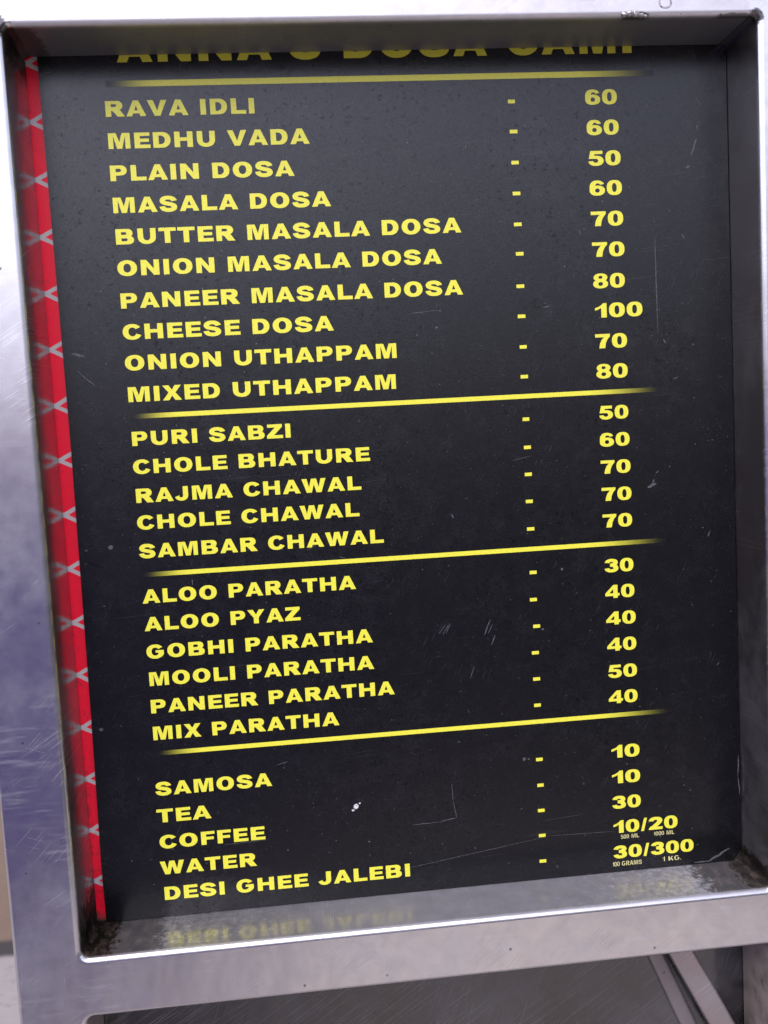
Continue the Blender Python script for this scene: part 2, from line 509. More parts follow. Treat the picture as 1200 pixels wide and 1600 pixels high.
def cut(bm, co, no):
    """keep the side the normal points away from"""
    bmesh.ops.bisect_plane(bm, geom=bm.verts[:] + bm.edges[:] + bm.faces[:], dist=1e-7,
                           plane_co=co, plane_no=no, clear_outer=True)


solid = frame_solid()
XL, XR, XV = Vector((0.0055, 0, 0)), Vector((0.4445, 0, 0)), Vector((1, 0, 0))
for side in (0, 1):
    b = solid.copy()
    cut(b, XL if side == 0 else XR, XV if side == 0 else -XV)
    if side == 0:                       # the left tube leans in slightly towards its back
        for v in b.verts:
            if abs(v.co.x) < 0.0006 and v.co.y > 0.03 and 0.0 > (v.co.z - ZTOP) > -0.5585:
                v.co.x += 0.0011
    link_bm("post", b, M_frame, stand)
for k in (0, 1):
    b = solid.copy()
    cut(b, XR, XV)
    cut(b, XL, -XV)
    mid = W(0, 280, 0)
    cut(b, mid, Vector((0, 0, -1)) if k == 0 else Vector((0, 0, 1)))
    if k == 0:
        for v in b.verts:
            v.co.y = min(v.co.y, 0.0437)
            if v.co.y > 0.03 and abs(v.co.z - ZTOP) < 0.0006:
                v.co.z -= 0.0013        # the lip droops slightly towards the board
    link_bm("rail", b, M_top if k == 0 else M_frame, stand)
# shallow ledge of the lower rail behind the board
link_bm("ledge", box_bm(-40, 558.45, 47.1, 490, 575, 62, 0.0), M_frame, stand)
# lower sheet and slanted brace
link_bm("lower_panel", box_bm(-41, 575.5, 48.2, 491, 1150, 49.4), M_panel, stand)


def brace():
    d0, d1 = 24.0, 33.0
    top = [(371.2, 580.0), (388.2, 580.0)]
    dirx = (414.4 - 387.4) / (663.5 - 611.0)
    L = 480.0
    pts = [top[0], top[1], (top[1][0] + dirx * L * 0 + 0, 0)]
    bm = bmesh.new()
    x0, y0 = 371.4, 580.0
    x1, y1 = x0 + dirx * 290 * 0.98, y0 + 290
    w = 17.4
    q = [(x0, y0), (x1, y1), (x1 + w + 1.5, y1), (x0 + w, y0)]
    lo = [bm.verts.new(W(a, b, d0)) for a, b in q]
    hi = [bm.verts.new(W(a, b, d1)) for a, b in q]
    bm.faces.new(lo)
    bm.faces.new(hi[::-1])
    for i in range(4):
        bm.faces.new((lo[i], hi[i], hi[(i + 1) % 4], lo[(i + 1) % 4]))
    bmesh.ops.recalc_face_normals(bm, faces=bm.faces[:])
    le = [e for e in bm.edges if all(abs(v.co.y - d0 / 1000) < 1e-6 for v in e.verts)]
    bmesh.ops.bevel(bm, geom=le, offset=0.0016, segments=5, profile=0.5, affect='EDGES')
    return bm


br = link_bm("brace", brace(), M_brace, stand)


def brace_reflection():
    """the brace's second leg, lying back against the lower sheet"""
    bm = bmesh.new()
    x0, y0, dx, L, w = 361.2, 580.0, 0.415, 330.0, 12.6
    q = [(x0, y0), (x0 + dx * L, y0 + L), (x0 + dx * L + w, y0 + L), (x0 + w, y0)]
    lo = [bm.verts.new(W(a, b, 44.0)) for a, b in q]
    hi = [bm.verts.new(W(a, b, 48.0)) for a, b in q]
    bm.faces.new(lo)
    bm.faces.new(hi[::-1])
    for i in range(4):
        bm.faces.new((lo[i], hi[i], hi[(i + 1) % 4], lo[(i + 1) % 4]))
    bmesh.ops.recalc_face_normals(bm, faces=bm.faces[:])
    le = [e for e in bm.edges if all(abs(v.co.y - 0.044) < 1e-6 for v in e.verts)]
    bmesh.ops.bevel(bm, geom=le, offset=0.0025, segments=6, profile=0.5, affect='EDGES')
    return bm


refl = link_bm("brace_reflection", brace_reflection(), M_reflection, stand)
refl.parent = br


def weld():
    rnd = random.Random(4)
    bm = bmesh.new()
    for cx, cy, r in ((366, -1.6, 2.4), (369.5, -2.2, 2.8), (373, -1.9, 2.7), (376.4, -1.0, 2.0), (379, -0.4, 1.4)):
        s = bmesh.ops.create_uvsphere(bm, u_segments=14, v_segments=10, radius=1.0)
        for v in s['verts']:
            j = 1 + rnd.uniform(-0.12, 0.12)
            c = v.co * j
            v.co = W(cx + c.x * r, cy + c.z * r * 0.75, 1.2 + c.y * 1.9)
    return bm


link_bm("weld_bead", weld(), M_weld, stand, True)


def ring_mark():
    """ring-shaped scorch left by a ground-off spot weld: a thin raised torus"""
    bm = bmesh.new()
    n, k = 28, 8
    R, r = 3.7, 0.55
    vs = []
    for i in range(n):
        a = 2 * math.pi * i / n
        for j in range(k):
            b = 2 * math.pi * j / k
            rr = R + r * math.cos(b) + 0.15 * math.sin(3 * a)
            vs.append(bm.verts.new(W(391.3 + rr * math.cos(a), -8.4 + rr * math.sin(a), -0.12 * math.sin(b))))
    for i in range(n):
        for j in range(k):
            bm.faces.new((vs[i * k + j], vs[((i + 1) % n) * k + j], vs[((i + 1) % n) * k + (j + 1) % k], vs[i * k + (j + 1) % k]))
    bmesh.ops.recalc_face_normals(bm, faces=bm.faces[:])
    return bm


link_bm("spot_weld", ring_mark(), M_weld, stand, True)

# ---------------------------------------------------------------- red backing sheet
sheet = link_bm("backing_sheet", box_bm(-20, -25, 47.5, 470, 557.9, 48.1), M_red)
SHEET_C = SHEET
for v in sheet.data.vertices:
    v.co -= SHEET
sheet.location = SHEET
tag(sheet, "bright red sheet with white crossing lines showing beside the left edge of the menu board", "backing sheet")

# ---------------------------------------------------------------- menu board
board = empty("menu_board", BOARD,
              "black menu board with yellow dish names and prices set inside the steel frame", "menu board")


def worn_marks():
    """outlines (mm) of the scratches and chips seen on the board, each with its material slot"""
    rnd = random.Random(9)
    out = []
    for x0, y0, x1, y1, w in SCRATCHES:
        a, b = Vector((x0, y0)), Vector((x1, y1))
        d = b - a
        n = Vector((-d.y, d.x)).normalized() * w / 2
        k = max(4, int(d.length / 2.0))
        L, R = [], []
        for i in range(k + 1):
            t = i / k
            taper = max(0.12, math.sin(math.pi * min(1, t * 0.9 + 0.08)) ** 0.6)
            c = a + d * t + n * rnd.uniform(-0.3, 0.3)
            L.append(c + n * taper * rnd.uniform(0.6, 1.1))
            R.append(c - n * taper * rnd.uniform(0.6, 1.1))
        out.append((L + R[::-1], 1))
    for x, y, r in CHIPS:
        n = 9
        ax = rnd.uniform(0.6, 1.0)
        pts = []
        for i in range(n):
            a = 2 * math.pi * i / n
            q = r * rnd.uniform(0.65, 1.15) * 0.8
            pts.append(Vector((x + q * math.cos(a), y + q * ax * math.sin(a))))
        out.append((pts, 2 if r > 0.9 and y > 480 and 160 < x < 200 else 1))
    return out


def board_face():
    D0, D1 = 44.2, 47.0
    pts = [(9.0, 0.4), (14, 0.4), (14, -24), (436, -24), (436, 0.4), (449.6, 0.4)]
    for i in range(9):                                   # rounded lower right corner
        a = math.radians(i * 90 / 8)
        pts.append((449.4 - 10 + 10 * math.cos(a), 557.9 - 13 + 13 * math.sin(a)))
    pts += [(7.6, 557.9), (7.2, 520), (8.6, 417), (9.9, 241)]
    P2, loops, mats = [Vector(p) for p in pts], [list(range(len(pts)))], [0]
    for loop, mi in worn_marks():
        s0 = len(P2)
        P2 += [Vector((min(max(p.x, 11.0), 449.0), min(p.y, 557.3))) for p in loop]
        loops.append(list(range(s0, s0 + len(loop))))
        mats.append(mi)
    def ccw(l):
        ar = sum(P2[i].x * P2[j].y - P2[j].x * P2[i].y for i, j in zip(l, l[1:] + l[:1]))
        return l if ar > 0 else l[::-1]
    loops = [ccw(l) for l in loops]
    r = delaunay_2d_cdt(P2, [], loops, 1, 1e-6, True)
    co, faces = r[0], r[2]
    bm = bmesh.new()
    vs = [bm.verts.new(W(p.x, p.y, D0)) for p in co]
    polys = [([P2[i] for i in l], mi) for l, mi in zip(loops, mats)]
    polys = [(q, mi, min(p.x for p in q), max(p.x for p in q), min(p.y for p in q), max(p.y for p in q)) for q, mi in polys]

    def inside(c, q):
        r_ = False
        for a, b in zip(q, q[1:] + q[:1]):
            if (a.y > c.y) != (b.y > c.y) and c.x < (b.x - a.x) * (c.y - a.y) / (b.y - a.y) + a.x:
                r_ = not r_
        return r_

    def mat_at(c):
        for q, mi, xa, xb, ya, yb in polys[1:]:
            if xa <= c.x <= xb and ya <= c.y <= yb and inside(c, q):
                return mi
        return 0
    for f_ in faces:
        if not inside(sum((co[i] for i in f_), Vector((0, 0))) / len(f_), polys[0][0]):
            continue
        try:
            fc = bm.faces.new([vs[i] for i in f_])
        except ValueError:
            continue
        fc.material_index = mat_at(sum((co[i] for i in f_), Vector((0, 0))) / len(f_))
    rim = [e for e in bm.edges if e.is_boundary]
    ex = bmesh.ops.extrude_edge_only(bm, edges=rim)
    for v in [q for q in ex['geom'] if isinstance(q, bmesh.types.BMVert)]:
        v.co.y = D1 / 1000
    bmesh.ops.recalc_face_normals(bm, faces=bm.faces[:])
    bm.verts.index_update()
    o = link_mesh("board_panel", [v.co.copy() for v in bm.verts], [[v.index for v in q.verts] for q in bm.faces], M_black, board)
    o.data.materials.append(M_scuff)
    o.data.materials.append(M_chip)
    for q, p in zip(bm.faces, o.data.polygons):
        p.material_index = q.material_index
    # make sure the printed side faces the viewer
    if o.data.polygons[0].normal.y > 0:
        o.data.flip_normals()
    return o


GLYPHS = {"A":[130,[[1297,6,836,987,826,1000,476,1000,469,996,3,6,16,0,366,0,373,6,446,172,456,180,846,180,856,166,926,8,936,0,1286,0],[763,376,756,370,546,370,538,376,646,670,656,663]]],"B":[118,[[1098,806,1081,846,1062,876,1006,930,936,969,846,994,766,1000,6,1000,1,996,0,986,0,6,6,0,836,1,906,9,956,22,1018,46,1069,76,1115,116,1151,166,1172,216,1179,266,1179,306,1171,346,1160,376,1138,416,1086,471,1001,526,1036,555,1063,586,1096,648,1106,686,1110,726,1108,766],[767,326,768,286,755,256,726,230,686,212,636,205,365,206,366,398,666,397,696,390,726,375,749,356],[706,732,709,696,699,666,676,641,646,625,596,615,365,616,366,798,586,800,626,796,656,786,676,774,694,756]]],"C":[124,[[1164,796,1136,829,1087,876,1016,925,926,969,806,1004,676,1019,536,1016,406,993,296,953,206,901,126,832,75,766,29,676,5,576,1,466,11,386,45,286,102,196,176,121,226,85,276,57,336,30,406,7,536,-16,686,-19,816,-2,886,16,956,43,1035,86,1112,146,1166,206,1204,266,886,383,855,326,826,288,790,256,746,231,696,215,636,210,586,215,536,230,490,256,456,285,426,324,404,366,389,416,381,476,382,546,392,596,420,666,456,715,506,755,566,781,606,788,656,790,696,785,736,773,796,740,826,712,856,672,866,671]]],"D":[114,[[1120,646,1098,706,1078,746,1045,796,1002,846,946,894,896,926,856,947,786,974,716,990,636,999,6,1000,1,996,0,986,0,6,6,0,646,1,716,10,786,26,856,53,896,74,971,126,1022,176,1067,236,1107,316,1128,386,1139,466,1136,566],[758,586,770,506,761,426,732,356,682,296,626,257,556,230,486,220,376,220,366,223,366,778,516,777,576,764,616,748,666,718,706,680,737,636]]],"E":[103,[[1000,996,986,1000,6,1000,1,996,0,6,6,0,1026,1,1030,6,1030,216,1026,224,366,225,365,236,366,398,936,400,950,406,950,606,946,610,376,610,365,616,366,778,996,781,1000,786]]],"F":[97,[[970,996,956,1000,6,1000,1,996,0,6,6,0,356,0,364,6,366,378,896,381,900,386,900,586,896,590,376,590,366,593,365,776,376,780,966,781,970,786]]],"G":[127,[[1260,586,1246,590,676,590,671,586,670,576,670,416,676,410,866,410,870,406,869,296,866,292,846,307,816,274,776,245,736,226,686,213,636,210,586,215,546,225,506,243,456,281,415,336,389,396,376,476,379,556,397,626,429,686,476,736,524,766,576,783,636,790,696,785,746,770,786,749,816,726,856,679,866,673,1116,778,1172,796,1126,849,1066,899,996,941,896,983,816,1003,726,1016,586,1019,496,1011,376,983,266,937,176,878,104,806,57,736,20,646,2,546,5,426,14,376,33,316,80,226,149,146,198,106,243,76,306,43,376,17,496,-11,636,-20,766,-12,856,6,926,28,1006,64,1096,122,1116,120,1256,276,1260,286]]],"H":[121,[[1210,996,1196,1000,846,998,845,636,836,625,366,625,364,996,356,1000,6,1000,1,996,0,6,6,0,356,0,364,6,366,398,836,400,844,396,845,386,846,3,856,0,1206,1,1210,6]]],"I":[37,[[370,996,356,1000,6,1000,1,996,0,16,0,6,6,0,356,0,370,6]]],"J":[96,[[960,996,946,1000,596,1000,591,996,590,376,593,356,587,316,575,286,546,246,506,220,466,210,416,215,376,235,347,266,327,306,316,356,306,360,26,273,15,266,45,196,76,148,115,106,156,72,196,47,286,8,346,-8,406,-17,516,-19,616,-7,706,19,786,60,826,89,865,126,897,166,926,216,945,266,957,326,960,366]]],"K":[128,[[1235,996,1226,1000,806,1000,796,996,366,533,364,996,356,1000,6,1000,1,996,0,6,6,0,356,0,364,6,365,16,367,206,576,393,836,6,846,0,1286,0,1295,6,833,626]]],"L":[101,[[1010,226,1006,234,996,235,366,235,364,996,356,1000,6,1000,1,996,0,16,0,6,6,0,1006,1,1010,6]]],"M":[142,[[1420,996,1406,1000,906,1000,900,996,716,439,706,431,525,986,516,1000,6,1000,1,996,0,986,0,6,6,0,306,0,320,6,320,786,326,816,539,6,546,0,876,0,882,6,1096,826,1100,806,1100,6,1106,0,1416,1,1420,6]]],"N":[121,[[1210,996,1196,1000,856,1000,851,996,850,436,846,424,373,996,366,1000,6,1000,1,996,0,6,6,0,346,0,360,6,360,556,366,572,836,4,846,0,1206,1,1210,6]]],"O":[129,[[1270,646,1247,706,1226,746,1166,826,1086,896,981,956,866,995,740,1016,596,1019,456,1002,346,971,236,918,154,856,83,776,34,686,10,606,0,496,12,386,46,286,76,234,106,194,152,146,201,106,305,46,416,7,546,-16,696,-19,826,-4,946,30,1046,78,1138,146,1208,226,1257,316,1276,378,1285,426,1288,546],[873,616,885,566,890,516,888,456,879,406,866,364,842,316,816,283,786,255,746,231,706,217,666,211,606,213,556,226,517,246,486,270,456,304,427,356,408,416,401,476,402,546,414,606,438,666,466,708,506,746,556,774,606,787,666,789,726,777,776,752,816,717,852,666]]],"P":[109,[[1077,766,1060,806,1037,846,981,906,906,954,856,974,806,988,696,1000,6,1000,1,996,0,986,0,6,6,0,356,0,364,6,365,16,366,348,746,353,836,369,926,407,966,433,1006,468,1038,506,1066,557,1082,606,1089,656,1087,716],[717,706,719,666,706,630,686,606,646,582,586,570,376,570,365,576,366,788,576,790,626,785,656,774,686,754,706,730]]],"R":[125,[[1118,786,1085,856,1056,891,1026,919,956,962,866,991,766,1000,6,1000,1,996,0,986,0,6,6,0,356,0,364,6,365,356,376,360,436,360,536,293,766,5,776,0,1236,0,1246,6,983,366,919,426,927,436,986,464,1032,496,1066,530,1098,576,1119,626,1129,676,1129,726],[728,726,729,696,718,666,696,643,656,623,606,615,365,616,366,798,636,797,666,788,696,772,716,751]]],"S":[114,[[1146,726,1128,766,1095,816,1026,886,976,921,926,949,806,993,726,1010,656,1019,516,1023,358,1006,286,989,226,969,166,940,101,896,56,850,24,796,8,736,9,676,24,626,54,576,82,546,126,511,189,476,246,453,356,422,656,359,736,333,756,322,772,306,776,286,774,266,765,256,736,242,656,227,556,223,466,232,406,252,373,276,351,306,326,364,-24,323,-30,316,-14,266,10,216,36,175,76,131,116,97,206,44,266,21,326,4,396,-10,476,-20,636,-22,716,-17,801,-4,926,31,1006,69,1056,105,1103,156,1130,206,1143,266,1139,326,1119,386,1094,426,1056,466,1016,497,916,548,776,591,436,665,385,686,375,696,372,716,382,736,396,749,416,758,466,771,576,777,636,771,686,760,736,734,767,706,796,656,1137,716]]],"T":[114,[[1140,996,1126,1000,6,1000,1,996,0,786,4,776,376,775,385,766,386,3,396,0,746,0,754,6,756,772,766,775,1136,775,1140,786]]],"U":[119,[[1190,996,1176,1000,826,998,825,456,822,406,813,366,784,306,736,258,676,230,596,220,516,229,456,256,432,276,406,305,377,366,368,406,365,456,364,996,356,1000,6,1000,1,996,0,986,2,406,10,346,28,286,51,236,76,196,116,147,156,111,246,53,346,13,466,-12,546,-19,636,-19,766,-6,846,14,906,35,1006,90,1072,146,1116,199,1158,276,1180,346,1190,446]]],"V":[129,[[1288,996,1276,1000,906,1000,900,996,646,314,391,996,386,1000,6,1000,2,996,458,6,466,0,826,0,833,6]]],"W":[176,[[1759,996,1746,1000,1396,1000,1390,996,1236,404,1226,394,1071,996,1066,1000,696,1000,686,986,536,404,526,394,371,996,366,1000,6,1000,2,996,336,11,346,0,696,0,706,0,712,6,876,587,886,578,1049,6,1056,0,1416,0,1422,6]]],"X":[128,[[1257,996,1246,1000,846,1000,836,994,646,709,636,706,436,1000,26,999,23,996,405,516,407,506,6,4,16,0,436,0,636,304,646,300,836,6,846,0,1266,0,1275,6,873,506,875,516]]],"Y":[128,[[1277,996,1266,1000,866,1000,858,996,646,650,636,646,426,990,416,1000,16,1000,3,996,450,416,455,406,456,3,466,0,816,0,824,6,826,409]]],"Z":[116,[[1120,996,1106,1000,56,1000,51,996,50,786,56,775,576,775,586,774,591,766,6,206,0,196,0,6,6,0,1156,1,1160,6,1160,216,1156,224,524,226,1116,806,1120,816]]],"0":[92,[[892,726,854,816,826,859,796,894,762,926,719,956,636,993,576,1007,516,1013,376,1011,276,990,226,970,176,940,116,886,84,846,55,796,22,706,3,596,1,446,13,336,41,236,65,186,96,137,156,75,226,30,306,1,376,-11,506,-14,586,-5,666,18,746,62,806,116,849,176,883,246,905,326,919,446,919,556,912,636],[579,686,596,596,600,496,594,386,577,306,550,246,516,207,476,191,426,195,394,216,366,251,343,306,329,366,321,446,321,556,330,636,344,696,366,749,395,786,426,805,466,810,506,799,534,776,560,736]]],"1":[68,[[680,996,666,1000,476,1000,468,996,396,897,246,775,6,673,0,666,0,516,6,502,196,569,358,666,360,16,360,6,366,0,666,0,680,6]]],"2":[93,[[917,796,899,836,872,876,846,903,804,936,756,963,706,983,586,1011,446,1018,316,1003,266,990,203,966,148,936,108,906,66,863,30,806,9,746,3,706,6,695,326,678,336,681,343,716,369,756,386,768,406,774,456,781,526,779,566,768,588,746,590,706,581,676,558,636,476,545,178,276,146,279,136,276,5,126,0,116,0,6,6,0,926,1,930,6,930,216,926,220,566,220,553,226,769,426,824,486,870,546,899,596,923,666,928,736]]],"3":[93,[[895,796,886,825,865,866,842,896,806,929,765,956,716,979,606,1008,536,1016,456,1018,326,1007,221,976,166,949,126,922,86,885,49,836,16,766,10,746,16,739,326,694,345,736,356,751,376,768,406,778,496,781,536,777,569,766,575,746,575,716,570,706,556,695,526,681,486,670,365,656,376,536,365,426,496,406,526,397,566,377,589,356,599,336,606,306,605,276,600,256,586,242,566,232,516,222,456,219,396,224,356,241,333,266,306,324,-4,283,-10,276,6,226,24,186,50,146,86,106,116,80,188,36,286,1,396,-16,516,-17,646,1,736,30,786,55,826,81,864,116,895,156,919,206,931,256,930,336,907,416,866,481,809,536,812,546,859,596,891,656,903,726]]],"4":[98,[[850,996,836,1000,566,1000,556,996,5,376,0,366,0,166,6,160,546,160,550,156,550,6,556,0,846,1,850,6,851,156,856,160,966,160,980,166,980,366,976,370,856,370,850,376],[550,666,548,366,274,366,546,676]]],"5":[92,[[860,996,846,1000,136,1000,130,996,31,466,36,461,106,470,336,470,356,447,416,464,486,460,536,440,566,413,588,376,595,326,584,276,556,236,516,210,456,196,386,202,336,225,306,256,292,286,285,316,276,319,6,294,2,286,8,246,30,186,61,136,109,86,186,35,276,2,386,-17,506,-19,616,-5,706,23,786,67,851,126,885,176,906,226,917,276,920,326,915,386,902,436,879,486,846,530,797,576,756,603,706,627,656,645,596,659,526,668,456,670,366,665,361,676,377,766,386,780,856,781,860,786]]],"6":[93,[[878,766,854,816,826,859,766,923,696,969,606,1001,506,1014,416,1014,346,1007,286,993,246,979,201,956,157,926,99,866,55,796,28,726,7,626,0,506,5,386,0,326,3,276,21,206,61,136,122,76,196,32,296,-3,396,-18,506,-19,626,-4,716,24,762,46,806,75,856,121,889,166,916,226,927,276,929,346,921,406,899,466,867,516,826,559,776,595,716,626,656,647,536,667,426,669,346,662,339,666,361,726,396,775,436,806,476,818,526,818,566,804,603,776,646,721,866,758],[604,376,610,316,598,266,566,220,526,195,476,185,416,194,392,206,368,226,342,266,330,326,339,386,366,433,406,462,436,472,466,475,496,473,526,465,556,448,576,430,592,406]]],"7":[90,[[900,996,886,1000,6,1000,1,996,0,776,6,770,516,770,527,766,378,566,282,326,231,6,236,0,576,0,586,1,591,6,642,366,748,626,897,826]]],"8":[92,[[876,806,859,846,836,881,803,916,766,944,680,986,576,1012,496,1019,426,1019,316,1007,256,991,206,972,156,945,117,916,76,871,51,826,38,776,36,716,47,666,71,616,106,574,154,536,86,483,45,436,14,376,1,316,1,266,10,216,31,166,59,126,88,96,126,66,196,28,296,-4,396,-18,526,-18,646,2,746,38,816,82,866,132,899,186,917,246,919,316,906,376,875,436,830,486,766,536,805,566,834,596,870,656,881,696,884,726,884,766],[598,336,604,276,590,226,558,186,516,164,456,155,396,166,351,196,335,216,321,246,316,306,330,356,365,396,406,417,466,425,526,413,567,386,584,366],[582,776,584,736,570,696,539,666,496,649,446,645,396,657,358,686,338,726,336,766,351,806,383,836,426,852,476,854,526,841,561,816]]],"/":[42,[[419,1016,406,1020,226,1020,220,1016,1,-14,6,-20,186,-20,196,-20,201,-14]]],"'":[36,[[359,996,346,1000,6,1000,1,996,57,636,59,626,66,620,286,620,296,621,301,626]]],".":[26,[[260,236,246,240,6,240,1,236,0,6,6,0,256,1,260,6]]],"_0":[81.0,[[783,743,747,832,691,912,621,968,541,1002,441,1016,301,1009,221,985,141,934,90,877,47,799,19,709,3,597,1,439,12,327,38,226,89,125,138,68,191,30,261,0,331,-13,451,-16,541,-2,611,26,671,68,713,113,751,176,781,253,798,327,809,439,809,563,800,664],[576,731,596,608,600,462,590,338,566,237,531,164,481,112,421,91,351,100,311,125,268,181,240,248,220,338,211,439,212,585,224,686,245,765,276,832,315,877,361,904,421,909,471,894,511,862,551,800]]],"_1":[57.0,[[570,990,561,1000,441,996,381,903,218,754,6,653,0,641,0,597,11,592,121,635,291,751,321,750,351,724,360,686,361,0,561,0,570,12]]],"_5":[81.0,[[750,990,741,1000,121,998,45,540,50,529,291,528,321,514,401,522,471,506,521,476,563,428,587,372,595,304,585,237,549,170,491,121,421,98,341,99,281,120,231,158,181,231,20,214,13,203,38,147,70,102,101,71,161,30,251,-5,341,-20,471,-20,561,-4,651,32,711,73,761,129,784,170,802,226,809,282,808,349,783,439,757,484,721,524,631,585,531,618,401,629,311,623,241,610,238,619,272,832,295,866,321,876,745,877,750,889]]],"_M":[131.0,[[1310,990,1301,1000,891,1000,882,990,704,383,681,356,651,348,622,361,606,383,421,1000,1,996,0,1,201,0,210,12,210,889,223,922,241,938,261,944,295,934,318,900,531,0,782,1,992,900,1003,922,1031,942,1061,941,1081,928,1098,900,1100,877,1100,1,1305,1,1310,12]]],"_L":[90.0,[[899,136,891,140,261,140,255,158,255,990,251,999,241,1000,1,996,1,0,891,0,900,12]]],"_G":[116.0,[[1150,529,1141,539,671,536,671,461,821,460,841,453,861,432,870,406,869,181,861,175,831,180,791,194,751,161,701,134,651,119,591,113,491,126,441,148,401,174,350,226,308,293,280,372,266,462,268,563,287,653,315,720,361,788,401,826,441,852,491,874,541,885,611,887,691,870,751,839,821,773,831,771,1009,855,1014,866,921,938,791,994,671,1018,531,1021,411,1005,301,970,211,920,131,852,71,774,26,675,4,574,1,462,19,349,53,259,111,171,181,102,271,44,371,5,491,-18,631,-21,741,-7,831,19,921,62,1021,139,1041,138,1150,282]]],"_R":[114.0,[[1011,801,981,870,931,927,869,967,791,993,711,1000,1,996,0,1,253,1,255,450,261,460,741,461,801,470,861,490,941,542,971,576,997,619,1012,664,1019,709],[1083,1,889,304,781,416,301,411,301,404,401,402,521,310,741,1],[724,776,730,720,711,657,671,609,621,581,551,568,311,567,281,577,258,608,255,844,268,877,291,895,541,899,601,892,641,877,681,849,711,810]]],"_A":[119.0,[[1153,12,741,997,451,999,36,1,275,1,281,5,351,178,371,196,401,202,811,199,831,187,843,170,911,0,1151,0],[763,372,759,327,743,304,721,293,471,293,447,304,431,327,425,349,431,383,542,720,553,743,571,758,611,761,631,749,643,731]]],"_S":[114,[[1120,706,1076,789,996,872,906,929,786,977,656,1003,516,1008,366,992,236,958,166,926,116,894,66,848,36,802,19,746,17,706,29,656,61,606,96,573,146,542,256,498,366,471,686,411,796,379,836,356,863,326,876,286,870,236,836,194,766,154,666,130,556,123,426,141,386,153,326,183,286,215,260,246,216,333,-14,314,-21,306,-8,266,16,216,45,176,116,109,209,56,326,16,466,-8,626,-12,776,5,906,42,976,74,1040,116,1080,156,1110,206,1123,256,1118,316,1099,366,1070,406,1036,437,986,468,866,516,742,546,436,603,328,636,294,656,270,686,263,706,270,756,307,806,386,849,486,869,576,872,656,860,716,839,766,812,833,756,886,674,1106,698]]],"_K":[117.0,[[255,990,251,999,241,1000,1,996,1,0,253,1],[1034,990,1031,997,1011,1000,771,1000,761,991,301,431,301,245,531,473,811,5,821,0,1133,1,707,641,708,653]]],"_.":[15.0,[[150,136,141,146,1,142,0,1,145,1,150,12]]]}
ITEMS = [
    ["RAVA IDLI", 47.69, 139.65, 38.0, "60", 353.67, 374.93, 37.6, 302.45, 307.08, 34.36],
    ["MEDHU VADA", 47.93, 173.19, 57.43, "60", 354.07, 375.6, 56.84, 302.92, 307.98, 53.23],
    ["PLAIN DOSA", 47.6, 162.43, 77.02, "50", 354.46, 376.28, 76.38, 303.15, 308.02, 72.81],
    ["MASALA DOSA", 47.84, 184.56, 96.63, "60", 354.66, 376.54, 95.42, 303.18, 308.27, 92.4],
    ["BUTTER MASALA DOSA", 48.0, 268.26, 115.96, "70", 354.84, 376.78, 115.18, 303.21, 308.32, 112.1],
    ["ONION MASALA DOSA", 47.51, 254.55, 135.43, "70", 355.02, 377.03, 135.06, 303.7, 308.83, 131.0],
    ["PANEER MASALA DOSA", 48.04, 267.56, 155.72, "80", 354.97, 376.6, 155.46, 303.26, 308.4, 151.94],
    ["CHEESE DOSA", 47.78, 181.83, 175.24, "100", 355.62, 388.1, 174.75, 303.31, 308.46, 171.46],
    ["ONION UTHAPPAM", 47.68, 221.77, 194.68, "70", 355.15, 376.9, 194.94, 303.78, 308.52, 191.43],
    ["MIXED UTHAPPAM", 48.17, 220.3, 214.68, "80", 355.13, 376.72, 214.84, 303.62, 308.59, 210.95],
    ["PURI SABZI", 48.45, 149.78, 242.7, "50", 356.18, 376.31, 242.17, 303.77, 308.32, 239.08],
    ["CHOLE BHATURE", 47.8, 200.69, 260.76, "60", 356.01, 376.63, 260.4, 303.87, 308.66, 257.82],
    ["RAJMA CHAWAL", 48.22, 193.95, 279.38, "70", 356.05, 376.73, 278.73, 303.79, 308.59, 275.89],
    ["CHOLE CHAWAL", 47.65, 191.71, 296.82, "70", 356.1, 376.83, 297.16, 303.71, 308.52, 294.06],
    ["SAMBAR CHAWAL", 47.68, 206.87, 315.46, "70", 356.16, 376.72, 315.24, 303.83, 308.87, 312.66],
    ["ALOO PARATHA", 47.28, 186.68, 345.16, "30", 356.48, 376.68, 345.97, 304.4, 309.24, 342.29],
    ["ALOO PYAZ", 47.23, 148.86, 363.4, "40", 356.33, 376.81, 363.85, 303.87, 308.72, 360.88],
    ["GOBHI PARATHA", 47.25, 195.99, 381.86, "40", 356.39, 377.15, 382.27, 305.35, 310.21, 379.27],
    ["MOOLI PARATHA", 47.74, 195.87, 400.04, "40", 356.47, 377.05, 400.57, 303.73, 308.61, 397.52],
    ["PANEER PARATHA", 47.41, 208.74, 418.47, "50", 356.52, 376.93, 419.4, 303.89, 308.78, 415.78],
    ["MIX PARATHA", 47.5, 170.37, 436.56, "40", 356.38, 376.84, 437.42, 303.83, 308.51, 434.11],
    ["SAMOSA", 46.4, 123.08, 474.38, "10", 356.94, 377.05, 476.07, 303.65, 308.36, 472.29],
    ["TEA", 45.68, 81.49, 492.86, "10", 356.8, 376.96, 494.37, 303.83, 308.32, 490.59],
    ["COFFEE", 46.23, 116.23, 510.86, "30", 356.43, 376.87, 512.5, 303.57, 308.29, 508.59],
    ["WATER", 45.33, 109.52, 528.75, "10/20", 356.78, 402.99, 530.1, 303.54, 308.28, 526.48],
    ["DESI GHEE JALEBI", 46.98, 212.64, 546.56, "30/300", 356.19, 414.18, 548.39, 303.27, 308.02, 544.89],
]
